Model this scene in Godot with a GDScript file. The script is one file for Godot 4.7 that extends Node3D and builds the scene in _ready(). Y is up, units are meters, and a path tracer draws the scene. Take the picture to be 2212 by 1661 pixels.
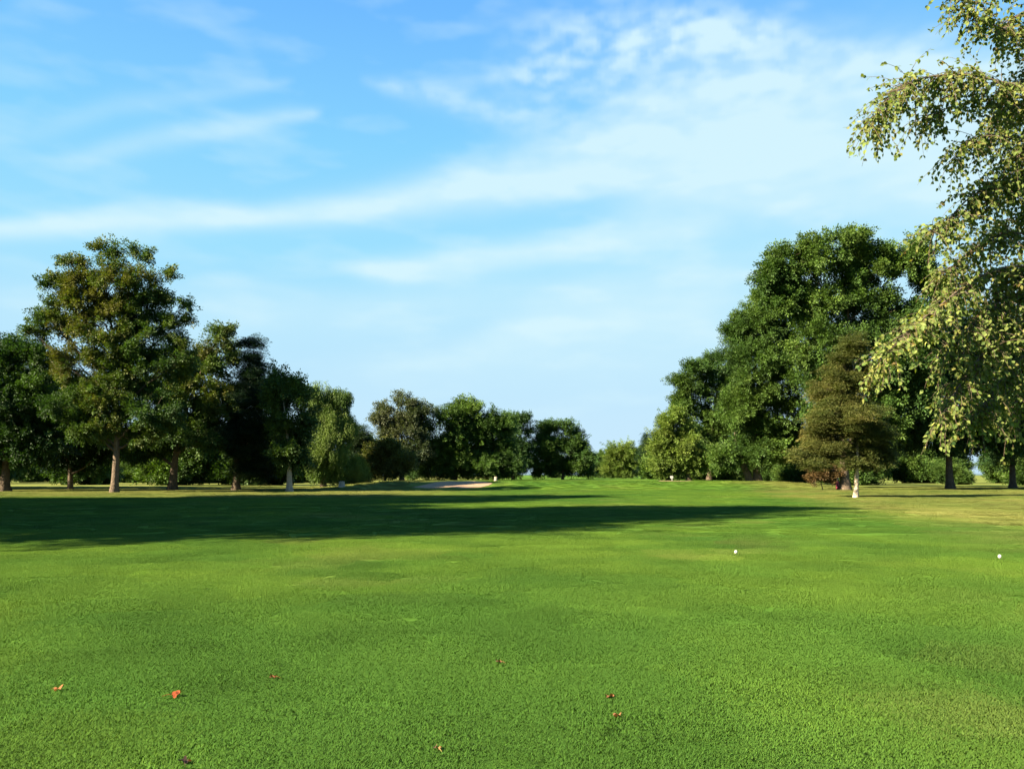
extends Node3D
# A golf fairway on a late summer afternoon: mown lawn, tree rows on both sides, long tree shadows across the grass.
# Units are metres, y up, the camera stands at the origin and looks along -z. Pixel helpers turn a point of the
# photograph (2212 units wide) into a direction; the depth always comes from the ground or from usual tree sizes.

const FOV := 50.0
const FOCAL := 823.5
const S := 0.46293            # 1024 / 2212
const EYE := 1.6
const HORIZON := 474.0
const EXPOSURE := 6.4
var pitch := atan((HORIZON - 384.0) / FOCAL)

var rng := RandomNumberGenerator.new()
var noise := FastNoiseLite.new()
var used_names := {}
var M := {}
var clump := {}

# ---------------------------------------------------------------- helpers
func numbered(called: String) -> String:
	var n: int = used_names.get(called, -1) + 1
	used_names[called] = n
	return called if n == 0 else "%s_%03d" % [called, n]

func tag(o: Node, label: String, category: String, group := "", kind := "") -> void:
	if label: o.set_meta("label", label)
	if category: o.set_meta("category", category)
	if group: o.set_meta("group", group)
	if kind: o.set_meta("kind", kind)

func thing(called: String, label: String, category: String, where: Vector3, turn := 0.0, group := "") -> Node3D:
	var o := Node3D.new()
	o.name = numbered(called)
	add_child(o)
	o.position = where
	o.rotation.y = turn
	tag(o, label, category, group)
	return o

func part(called: String, mesh: Mesh, material: Material, parent: Node, where := Vector3.ZERO) -> MeshInstance3D:
	var o := MeshInstance3D.new()
	o.name = called
	o.mesh = mesh
	o.material_override = material
	parent.add_child(o, true)
	o.position = where
	return o

func ray(dx: float, dy: float) -> Vector3:
	var v := Vector3((dx * S - 512.0) / FOCAL, -(dy * S - 384.0) / FOCAL, -1.0)
	return v.rotated(Vector3.RIGHT, pitch)

func point_at(dx: float, dy: float, depth: float) -> Vector3:      # the point on that line of sight at that distance in front of the camera
	var v := ray(dx, dy)
	return Vector3(0, EYE, 0) + v * (depth / -v.z)

func on_ground(dx: float, dy: float) -> Vector3:
	var v := ray(dx, dy)
	var p := Vector3(0, EYE, 0) + v * (EYE / -v.y)
	for k in 3:
		p = Vector3(0, EYE, 0) + v * ((EYE - height(p.x, p.z)) / -v.y)
	return p

func smooth(a: float, b: float, x: float) -> float:
	return smoothstep(a, b, x)

# the lawn is nearly flat; a raised green with a sand face lies about 100 m away
func height(x: float, z: float) -> float:
	var far := smooth(-87.0, -96.5, z) * (1.0 - smooth(28.0, 44.0, x)) * smooth(-24.0, -13.0, x) * (1.0 - smooth(-175.0, -215.0, z))
	var roll := noise.get_noise_2d(x * 1.1, z * 1.1) * 0.07
	return far * 0.82 + roll * smooth(-6.0, -22.0, z)

class Geo:
	var v := PackedVector3Array()
	var n := PackedVector3Array()
	var c := PackedColorArray()
	var u := PackedVector2Array()
	var i := PackedInt32Array()
	func vert(p: Vector3, nn: Vector3, col := Color.WHITE) -> int:
		v.append(p); n.append(nn); c.append(col)
		return v.size() - 1
	func tri(a: int, b: int, d: int) -> void:
		i.append(a); i.append(b); i.append(d)
	func quad(a: Vector3, b: Vector3, d: Vector3, e: Vector3, col := Color.WHITE) -> void:
		var nn := (d - a).cross(b - a).normalized()
		var k := vert(a, nn, col)
		vert(b, nn, col); vert(d, nn, col); vert(e, nn, col)
		tri(k, k + 1, k + 2); tri(k, k + 2, k + 3)
	func box(lo: Vector3, hi: Vector3, bev := 0.0, col := Color.WHITE) -> void:     # a box with chamfered edges
		var ctr := (lo + hi) * 0.5
		var h := (hi - lo) * 0.5
		var b: float = min(bev, min(h.x, min(h.y, h.z)) * 0.9)
		for ax in 3:
			for s in [-1.0, 1.0]:
				var nn := Vector3.ZERO
				nn[ax] = s
				var a1 := (ax + 1) % 3
				var a2 := (ax + 2) % 3
				var q: Array[Vector3] = []
				for k in [[-1, -1], [1, -1], [1, 1], [-1, 1]]:
					var p := Vector3.ZERO
					p[ax] = s * h[ax]
					p[a1] = k[0] * (h[a1] - b)
					p[a2] = k[1] * (h[a2] - b)
					q.append(ctr + p)
				if s > 0: q.reverse()
				quad(q[0], q[1], q[2], q[3], col)
		if b > 0.0:
			for ax in 3:
				var a1 := (ax + 1) % 3
				var a2 := (ax + 2) % 3
				for s1 in [-1.0, 1.0]:
					for s2 in [-1.0, 1.0]:
						var p1 := Vector3.ZERO
						var p2 := Vector3.ZERO
						p1[a1] = s1 * h[a1]; p1[a2] = s2 * (h[a2] - b)
						p2[a1] = s1 * (h[a1] - b); p2[a2] = s2 * h[a2]
						var e := Vector3.ZERO
						e[ax] = h[ax] - b
						quad(ctr + p1 - e, ctr + p1 + e, ctr + p2 + e, ctr + p2 - e, col)
	func tube(pts: Array, radii: Array, sides := 8, wob := 0.0, rnd: RandomNumberGenerator = null, cap := true) -> void:
		var start := v.size()
		var side := Vector3.RIGHT
		for k in pts.size():
			var a: Vector3 = pts[max(k - 1, 0)]
			var b: Vector3 = pts[min(k + 1, pts.size() - 1)]
			var t := (b - a).normalized()
			if k == 0 and abs(t.dot(side)) > 0.8: side = Vector3.BACK
			side = (side - t * side.dot(t)).normalized()
			var up := t.cross(side)
			for j in sides:
				var ang := TAU * j / sides
				var d := side * cos(ang) + up * sin(ang)
				var r: float = radii[k]
				if wob > 0.0 and rnd: r *= 1.0 + rnd.randf_range(-wob, wob)
				vert(pts[k] + d * r, d)
		for k in pts.size() - 1:
			for j in sides:
				var a := start + k * sides + j
				var b := start + k * sides + (j + 1) % sides
				tri(a, a + sides, b); tri(b, a + sides, b + sides)
		if cap:
			var m := vert(pts[-1], (pts[-1] - pts[-2]).normalized())
			var l := start + (pts.size() - 1) * sides
			for j in sides: tri(l + j, m, l + (j + 1) % sides)
	func lathe(profile: Array, sides := 16, at := Vector3.ZERO) -> void:            # [radius, y] pairs from the foot up
		var start := v.size()
		for k in profile.size():
			var a = profile[max(k - 1, 0)]
			var b = profile[min(k + 1, profile.size() - 1)]
			var sl := Vector2(b[1] - a[1], a[0] - b[0]).normalized()
			for j in sides:
				var ang := TAU * j / sides
				vert(at + Vector3(cos(ang) * profile[k][0], profile[k][1], sin(ang) * profile[k][0]), Vector3(cos(ang) * sl.x, sl.y, sin(ang) * sl.x))
		for k in profile.size() - 1:
			for j in sides:
				var a := start + k * sides + j
				var b := start + k * sides + (j + 1) % sides
				tri(a, b, a + sides); tri(b, b + sides, a + sides)
	func done() -> ArrayMesh:
		var arr := []
		arr.resize(Mesh.ARRAY_MAX)
		arr[Mesh.ARRAY_VERTEX] = v
		arr[Mesh.ARRAY_NORMAL] = n
		arr[Mesh.ARRAY_COLOR] = c
		if u.size() == v.size() and u.size() > 0: arr[Mesh.ARRAY_TEX_UV] = u
		arr[Mesh.ARRAY_INDEX] = i
		var m := ArrayMesh.new()
		m.add_surface_from_arrays(Mesh.PRIMITIVE_TRIANGLES, arr)
		return m

func rand_dir() -> Vector3:
	var z := rng.randf_range(-1, 1)
	var a := rng.randf() * TAU
	var r := sqrt(1.0 - z * z)
	return Vector3(r * cos(a), z, r * sin(a))

func lin(r: float, g: float, b: float) -> Color:        # a linear base colour as the sRGB value materials want
	return Color(r, g, b).linear_to_srgb()

# ---------------------------------------------------------------- materials
func noise_image(size: int, freq: float, oct: int, sd: int) -> Image:
	var f := FastNoiseLite.new()
	f.seed = sd
	f.frequency = freq
	f.fractal_octaves = oct
	return f.get_seamless_image(size, size, false, false, 0.15)

func ramp_texture(size: int, freq: float, oct: int, sd: int, cols: Array) -> ImageTexture:   # cols: sRGB colours spread over the noise
	var src := noise_image(size, freq, oct, sd)
	var im := Image.create(size, size, true, Image.FORMAT_RGB8)
	for y in size:
		for x in size:
			var t: float = clamp(src.get_pixel(x, y).r, 0.0, 0.999) * (cols.size() - 1)
			im.set_pixel(x, y, cols[int(t)].lerp(cols[int(t) + 1], t - int(t)))
	im.generate_mipmaps()
	return ImageTexture.create_from_image(im)

func bark(a: Color, b: Color, c: Color, sd: int, stretch: float) -> StandardMaterial3D:
	var m := StandardMaterial3D.new()
	m.albedo_texture = ramp_texture(128, 0.045, 4, sd, [a, a.lerp(b, 0.6), b, c])
	m.uv1_triplanar = true
	m.uv1_scale = Vector3(1.4, stretch, 1.4)
	m.roughness = 0.95
	m.metallic_specular = 0.2
	var hi := noise_image(128, 0.06, 4, sd + 7)
	hi.bump_map_to_normal_map(6.0)
	m.normal_enabled = true
	m.normal_texture = ImageTexture.create_from_image(hi)
	return m

func plain(c: Color, rough := 0.6, metal := 0.0) -> StandardMaterial3D:
	var m := StandardMaterial3D.new()
	m.albedo_color = c
	m.roughness = rough
	m.metallic = metal
	return m

func leafy(back: Color, rough := 0.55) -> StandardMaterial3D:
	var m := StandardMaterial3D.new()
	m.vertex_color_use_as_albedo = true
	m.roughness = rough
	m.metallic_specular = 0.25
	m.backlight_enabled = true
	m.backlight = back
	m.cull_mode = BaseMaterial3D.CULL_DISABLED
	return m

func make_materials() -> void:
	M.leaf = leafy(Color(0.7, 0.75, 0.35))
	M.blade = leafy(Color(0.5, 0.55, 0.25), 0.7)
	M.blade.metallic_specular = .12
	M.bark_dark = bark(lin(.035, .028, .02), lin(.08, .062, .045), lin(.13, .105, .08), 11, .35)
	M.bark_tan = bark(lin(.06, .045, .034), lin(.11, .085, .062), lin(.16, .13, .098), 12, .35)
	M.bark_pale = bark(lin(.2, .16, .115), lin(.34, .29, .225), lin(.44, .39, .31), 13, .5)
	M.bark_birch = bark(lin(.12, .08, .055), lin(.3, .22, .16), lin(.42, .33, .26), 14, .8)
	M.twig = plain(lin(.07, .05, .03), 0.9)
	var g := StandardMaterial3D.new()                      # the turf between the blades: thatch and short green
	g.vertex_color_use_as_albedo = true
	g.albedo_texture = ramp_texture(512, 0.035, 5, 21, [lin(.45, .5, .5), lin(.75, .8, .7), lin(.95, 1, .9), lin(1, 1, 1)])
	g.uv1_triplanar = true
	g.uv1_world_triplanar = true
	g.uv1_scale = Vector3(0.6, 0.6, 0.6)
	g.roughness = 1.0
	g.metallic_specular = 0.1
	M.turf = g
	var s := StandardMaterial3D.new()
	s.albedo_texture = ramp_texture(256, 0.03, 5, 22, [lin(.15, .092, .052), lin(.21, .135, .08), lin(.25, .165, .1)])
	s.uv1_triplanar = true
	s.uv1_world_triplanar = true
	s.uv1_scale = Vector3(0.4, 0.4, 0.4)
	s.roughness = 1.0
	M.sand = s
	M.white = plain(lin(.36, .36, .33), 0.7)

# ---------------------------------------------------------------- sky
func sky_panorama() -> ImageTexture:
	var w := 2560
	var h := 1280
	var half := h / 2
	var cover := PackedFloat32Array()
	cover.resize(w * half)
	var fine := FastNoiseLite.new()
	fine.seed = 5; fine.frequency = 0.1; fine.fractal_octaves = 4
	var fine_im := fine.get_image(w, half)
	var wisp := FastNoiseLite.new()
	wisp.seed = 9; wisp.frequency = 0.012; wisp.fractal_octaves = 5
	var wisp_im := wisp.get_image(w, half * 4)             # read four rows at a time: streaks that lie along the horizon
	var k := w / 360.0                                     # pixels per degree
	var streaks := []
	# clouds of the photograph, as bearings and heights in degrees; [points, half widths, strength, share of small ripples]
	for s in [
		[[[-300, 505], [0, 492], [250, 472], [550, 466], [800, 440], [1000, 405], [1300, 355], [1600, 320], [2700, 280]], [18, 20, 28, 24, 36, 52, 64, 70, 70], .95, .1],
		[[[120, 470], [300, 440], [560, 452]], [8, 22, 10], .35, .1],
		[[[60, 365], [330, 295], [620, 248], [700, 240]], [22, 26, 20, 8], .42, .1],
		[[[-100, 330], [250, 225], [560, 183], [640, 170]], [26, 24, 14, 6], .24, .1],
		[[[770, 168], [860, 190], [1000, 215], [1150, 260], [1330, 300]], [10, 20, 28, 36, 34], .5, .5],
		[[[1030, 150], [1250, 120], [1500, 100], [1800, 150]], [50, 85, 95, 70], .7, .75],
		[[[1250, 260], [1500, 210], [1800, 190], [2700, 220]], [60, 85, 100, 110], .85, .25],
		[[[1400, 30], [1560, 60], [1760, 110], [2100, 130]], [14, 40, 40, 30], .5, .6],
		[[[1690, 10], [1760, 15]], [12, 10], .3, .8],
		[[[1300, 420], [1600, 400], [2700, 370]], [40, 60, 70], .5, .1],
		[[[1500, 330], [1900, 330], [2700, 330]], [40, 60, 60], .4, .1],
		[[[700, 570], [850, 582], [1000, 560], [1250, 525], [1600, 470]], [12, 30, 36, 36, 36], .85, .1],
		[[[830, 605], [960, 590], [1100, 560]], [12, 18, 14], .3, .1],
		[[[400, 590], [600, 620], [700, 640]], [12, 14, 10], .2, .1],
		[[[960, 750], [1150, 715], [1350, 685], [1600, 650]], [24, 46, 48, 40], .7, .1],
		[[[1250, 470], [1500, 430], [1800, 400], [2700, 400]], [40, 70, 100, 110], .55, .1],
		[[[1050, 660], [1300, 630], [1600, 600], [2700, 560]], [40, 70, 100, 110], .45, .1],
		[[[650, 790], [1100, 775], [1600, 755], [2700, 720]], [40, 60, 80, 90], .4, .1],
		[[[-200, 640], [300, 650], [800, 660], [1200, 620]], [40, 44, 40, 50], .3, .1],
		[[[1000, 330], [1400, 290], [1800, 270], [2700, 300]], [30, 60, 80, 90], .55, .3],
		[[[300, 700], [700, 690], [1200, 640], [1700, 560]], [40, 50, 60, 60], .22, .1],
	]:
		var pts := []
		for p in s[0]:
			var d := ray(p[0], p[1])
			pts.append(Vector2(rad_to_deg(atan2(d.x, -d.z)), rad_to_deg(atan2(d.y, Vector2(d.x, d.z).length()))))
		streaks.append([pts, s[1].map(func(q): return q * S / FOCAL * 57.3), s[2], s[3]])
	for n in 64:                                           # the same kind of thin cloud goes on round the rest of the sky
		var az := rng.randf_range(36.0, 300.0)
		var el := rng.randf_range(4.0, 72.0)
		var l := rng.randf_range(8.0, 30.0)
		var sl := rng.randf_range(-0.05, 0.3)
		var ww := rng.randf_range(0.6, 3.4)
		var a := Vector2(az, el)
		streaks.append([[a, a + Vector2(l * .5, l * .5 * sl), a + Vector2(l, l * sl * .8)], [ww * .5, ww, ww * .6], rng.randf_range(.25, .85), rng.randf_range(.05, .6)])
	for s in streaks:
		for q in s[0].size() - 1:
			var a: Vector2 = s[0][q]
			var b: Vector2 = s[0][q + 1]
			var r0: float = s[1][q]
			var r1: float = s[1][q + 1]
			var reach: float = max(r0, r1) * 2.4
			var last: bool = q == s[0].size() - 2
			var first: bool = q == 0
			var x0 := int((min(a.x, b.x) - (reach if first else 0.0) ) * k)
			var x1 := int((max(a.x, b.x) + (reach if last else 0.0) ) * k)
			var y0: int = max(0, int((90.0 - max(a.y, b.y) - reach) * k))
			var y1: int = min(half - 1, int((90.0 - min(a.y, b.y) + reach) * k))
			for x in range(x0, x1):
				var ax := x / k
				var t: float = clamp((ax - a.x) / max(b.x - a.x, 0.01), 0.0, 1.0)
				var mid := lerpf(a.y, b.y, t)
				var r := lerpf(r0, r1, t)
				var fade := (minf(1.0, t * 1.6) if first else 1.0) * (minf(1.0, (1.0 - t) * 3.0) if last else 1.0)
				var off: float = max(0.0, max(a.x - ax, ax - b.x)) 
				var xx := posmod(x, w)
				for y in range(y0, y1):
					var dy := ((90.0 - y / k) - mid) / r
					var d2 := dy * dy + off * off / (r * r)
					if d2 > 4.5: continue
					cover[y * w + xx] = 1.0 - (1.0 - cover[y * w + xx]) * (1.0 - float(s[2]) * fade * exp(-d2 * 1.1) * lerpf(1.0, clamp(fine_im.get_pixel(((xx + w / 2) % w) / 2, y).r * 2.6 - 0.75, 0.0, 1.3), s[3]))
	var stops := [[0.0, Color(.60, .82, .985)], [4.0, Color(.57, .82, .99)], [9.0, Color(.49, .80, .995)], [15.0, Color(.35, .755, 1.0)], [22.0, Color(.245, .655, 1.0)], [31.0, Color(.16, .49, 1.0)], [55.0, Color(.09, .33, .82)], [90.0, Color(.07, .27, .72)]]
	var im := Image.create(w, h, false, Image.FORMAT_RGBF)
	var inv := 1.0 / EXPOSURE
	im.fill(Color(.10 * inv, .2 * inv, .06 * inv))
	for y in half:
		var el := 90.0 - (y + 0.5) / k
		var j := 0
		while j < stops.size() - 2 and el > stops[j + 1][0]: j += 1
		var base: Color = stops[j][1].lerp(stops[j + 1][1], (el - stops[j][0]) / (stops[j + 1][0] - stops[j][0]))
		var white := Color(.69, .925, 1.0)
		for x in w:
			var streak := wisp_im.get_pixel((x + w / 2) % w, y * 4).r
			var c: float = cover[y * w + x] * (0.72 + 0.5 * streak) + max(0.0, streak - 0.48) * 0.7
			var o := base.lerp(white, min(c, 0.92))
			im.set_pixel(x, y, Color(o.r * inv, o.g * inv, o.b * inv))
	return ImageTexture.create_from_image(im)

# ---------------------------------------------------------------- clumps of leaves
func leaf_card(g: Geo, at: Vector3, along: Vector3, nrm: Vector3, l: float, w: float, col: Color) -> void:   # a pointed leaf, folded along its midrib
	var side := along.cross(nrm).normalized()
	var up := side.cross(along).normalized()
	var m := at + along * l * 0.45
	var a := g.vert(at, up, col)
	var b := g.vert(m + side * w * .5 + up * w * .12, (up - side * .25).normalized(), col)
	var c := g.vert(at + along * l, up, col)
	var d := g.vert(m - side * w * .5 + up * w * .12, (up + side * .25).normalized(), col)
	g.tri(a, c, b); g.tri(a, d, c)

func make_clump(kind: String, n: int) -> ArrayMesh:
	var g := Geo.new()
	for k in n:
		var p := rand_dir() * pow(rng.randf(), 0.45)
		var t := rng.randf_range(0.7, 1.3)
		var col := Color(t * rng.randf_range(.9, 1.1), t, t * rng.randf_range(.8, 1.2))
		match kind:
			"broad":
				var f := rng.randf_range(-1.0, 1.0)            # leaves along a twig that points along z
				var a := rng.randf() * TAU
				var rr := .46 * (1.0 - .55 * maxf(f, 0.0)) * sqrt(rng.randf())
				var q := Vector3(cos(a) * rr, sin(a) * rr * .7, f)
				var along := (Vector3(cos(a), sin(a) * .6, .8) + rand_dir() * .6).normalized()
				leaf_card(g, q, along, (rand_dir() * .8 + Vector3(0, .8, 0)).normalized(), rng.randf_range(.22, .36), rng.randf_range(.13, .21), col)
			"willow":
				var q := Vector3(p.x * .55, p.y * 1.2, p.z * .55)
				leaf_card(g, q, (Vector3(0, -1, 0) + rand_dir() * .5).normalized(), (rand_dir() + Vector3(q.x, .3, q.z)).normalized(), rng.randf_range(.22, .36), rng.randf_range(.07, .11), col)
			"needle":
				var q := Vector3(p.x, p.y * .32 - .35 * Vector2(p.x, p.z).length_squared(), p.z)
				leaf_card(g, q, (Vector3(p.x, -.15, p.z).normalized() + rand_dir() * .55).normalized(), (rand_dir() * .8 + Vector3(0, 1, 0)).normalized(), rng.randf_range(.2, .34), rng.randf_range(.06, .1), col)
	return g.done()

# ---------------------------------------------------------------- trees
# lobes: [dx, dy, rx, ry, further away in m] in the photograph's units at the tree's depth; they become metres here
func tree(called: String, label: String, base_dx: float, depth: float, lobes: Array, o: Dictionary, category := "tree", group := "") -> Node3D:
	var per := depth * S / FOCAL
	var foot := point_at(base_dx, 1000, depth)
	foot.y = height(foot.x, foot.z)
	var balls := []
	for l in lobes:
		var c := point_at(l[0], l[1], depth) - foot
		c.z -= l[4] if l.size() > 4 else rng.randf_range(-.35, .35) * l[2] * per
		balls.append([c, Vector3(l[2] * per, l[3] * per, (l[2] * .6 + l[3] * .4) * per)])
	return grow(called, label, foot, balls, o, category, group)

func grow(called: String, label: String, foot: Vector3, balls: Array, o: Dictionary, category := "tree", group := "") -> Node3D:
	var t := thing(called, label, category, foot, 0.0, group)
	var top := Vector3.ZERO
	for b in balls:
		if b[0].y > top.y: top = b[0]
	var tall: float = top.y
	var r0: float = o.get("trunk", tall / 42.0 + 0.08)
	var lean: Vector3 = o.get("lean", Vector3.ZERO)
	var pts := []
	var rad := []
	var bend := Vector3(rng.randf_range(-.3, .3), 0, rng.randf_range(-.3, .3))
	var along := func(f: float) -> Vector3:
		return Vector3(top.x * f * f, top.y * f, top.z * f * f) * .96 + bend * sin(f * PI) + lean * sin(f * PI * .5) * (1.0 - f)
	for k in 11:
		var f := k / 10.0
		pts.append(along.call(f * f * .6 + f * .4) - (Vector3(0, .12, 0) if k == 0 else Vector3.ZERO))
		rad.append(r0 * (1.0 - .93 * pow(f, .8)) * (1.28 if k == 0 else 1.0))
	var bm: Material = o.get("bark", M.bark_dark)
	var g := Geo.new()
	g.tube(pts, rad, 10, .07, rng)
	var stem := part("trunk", g.done(), bm, t)
	if o.has("fork"):                                      # a second stem from the same foot
		var out: Vector3 = o.fork
		var fp := []
		var fr := []
		for k in 7:
			var f := k / 6.0
			fp.append(out * (.28 + .5 * sin(f * 1.5)) + Vector3(0, tall * .27 * f - (.12 if k == 0 else 0.0), 0))
			fr.append(r0 * .8 * (1.0 - .7 * f) * (1.2 if k == 0 else 1.0))
		var fg := Geo.new()
		fg.tube(fp, fr, 10, .07, rng)
		part("trunk", fg.done(), bm, t)
	for b in balls:
		var c: Vector3 = b[0]
		var flat := Vector2(c.x, c.z).length()
		var f: float = clamp((c.y - flat * o.get("rise", .75)) / tall, .16, .9)
		if f >= .9: continue
		var s: Vector3 = along.call(f)
		var m := s.lerp(c, .5) + Vector3(0, -flat * .08 + .25, 0) + rand_dir() * .25
		var r: float = r0 * (1.0 - .85 * f) * .5
		var lp := []
		var lr := []
		for k in 7:
			var q := k / 6.0
			lp.append(s.lerp(m, q).lerp(m.lerp(c, q), q) + (rand_dir() * .12 if k > 0 else Vector3.ZERO))
			lr.append(max(.025, r * (1.0 - .85 * q)))
		var lg := Geo.new()
		lg.tube(lp, lr, 6, .06, rng)
		for n in 5:                                        # forks that carry the outer foliage
			var u := rng.randi_range(3, 6)
			var e: Vector3 = c + rand_dir() * b[1] * .8
			var w := (lp[u] as Vector3).lerp(e, .5) + rand_dir() * .3
			lg.tube([lp[u], w, e], [lr[u] * .7, lr[u] * .45, .012], 5)
		part("limb", lg.done(), M.bark_dark, stem)
	crown(t, balls, o)
	return t

func crown(t: Node3D, balls: Array, o: Dictionary) -> void:
	var size: float = o.get("size", .72)
	var many: float = o.get("many", 1.4)
	var holes: float = o.get("holes", .36)
	var cols: Array = o.cols
	var xf: Array[Transform3D] = []
	var cc: Array[Color] = []
	var nz := FastNoiseLite.new()
	nz.seed = rng.randi()
	nz.frequency = .22
	nz.fractal_octaves = 2
	var put := func(p: Vector3, out: Vector3, tone: float, warm: float) -> void:
		if p.y < .3: return
		var sc := size * rng.randf_range(.6, 1.2)
		var bs := Basis(Vector3.UP, rng.randf() * TAU)
		if not o.get("upright", false):
			var zz := (out.normalized() + rand_dir() * .75 + Vector3(0, .15, 0)).normalized()
			bs = Basis.looking_at(-zz, Vector3.UP if absf(zz.y) < .9 else Vector3.RIGHT)
		xf.append(Transform3D(bs.scaled(Vector3.ONE * sc), p))
		var q: float = clamp(warm + rng.randf_range(-.22, .22), 0.0, .999) * (cols.size() - 1)
		var col: Color = cols[int(q)].lerp(cols[int(q) + 1], q - int(q))
		cc.append(col * tone * rng.randf_range(.8, 1.2))
	for b in balls:
		var c: Vector3 = b[0]
		var r: Vector3 = b[1]
		var mean := (r.x + r.y + r.z) / 3.0
		var sub: float = clamp(mean * o.get("tuft", .40), size * .8, 1.9)
		var m := int(clamp(3.6 * mean * mean / (sub * sub), 3, 30))
		for k in m:                                        # boughs of foliage round the lobe, with gaps between them
			var d := rand_dir()
			var e: Vector3 = c + d * r * rng.randf_range(.55, .98)
			if mean > 1.0 and nz.get_noise_3dv(e * o.get("grain", 1.3)) * .5 + .5 < holes: continue
			var warm: float = nz.get_noise_3dv(e * .5 + Vector3(90, 0, 0)) * 1.0 + .42 + rng.randf_range(-.2, .2)
			var tone := rng.randf_range(.82, 1.18)
			var rs := sub * rng.randf_range(.65, 1.25)
			for n in int(8.5 * rs * rs / (size * size) * many) + 4:
				var away := Vector3(rng.randfn(), rng.randfn() * .75, rng.randfn()) * rs * .52
				put.call(e + away, (e + away - c) / r + away * .4, tone, warm)
		for k in int(2.6 * mean * mean / (size * size) * many * o.get("fill", 1.0)):        # leaves inside
			var dd := rand_dir()
			put.call(c + dd * r * pow(rng.randf(), .45) * .9, dd, 1.0, .4)
	var mm := MultiMesh.new()
	mm.transform_format = MultiMesh.TRANSFORM_3D
	mm.use_colors = true
	mm.mesh = clump[o.get("leaf", "broad")]
	mm.instance_count = xf.size()
	for k in xf.size():
		mm.set_instance_transform(k, xf[k])
		mm.set_instance_color(k, cc[k])
	var m := MultiMeshInstance3D.new()
	m.name = "crown"
	m.multimesh = mm
	m.material_override = M.leaf
	m.set_meta("kind", "stuff")
	t.add_child(m, true)

func copy_tree(src: Node3D, where: Vector3, turn: float, sc: float, label: String, group: String) -> Node3D:
	var c: Node3D = src.duplicate()
	c.name = numbered(String(src.name).trim_suffix("_" + String(src.name).get_slice("_", String(src.name).get_slice_count("_") - 1)) if String(src.name).right(3).is_valid_int() else String(src.name))
	add_child(c)
	c.position = Vector3(where.x, height(where.x, where.z), where.z)
	c.rotation.y = turn
	c.scale = Vector3.ONE * sc
	tag(c, label, "tree", group)
	return c

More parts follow.
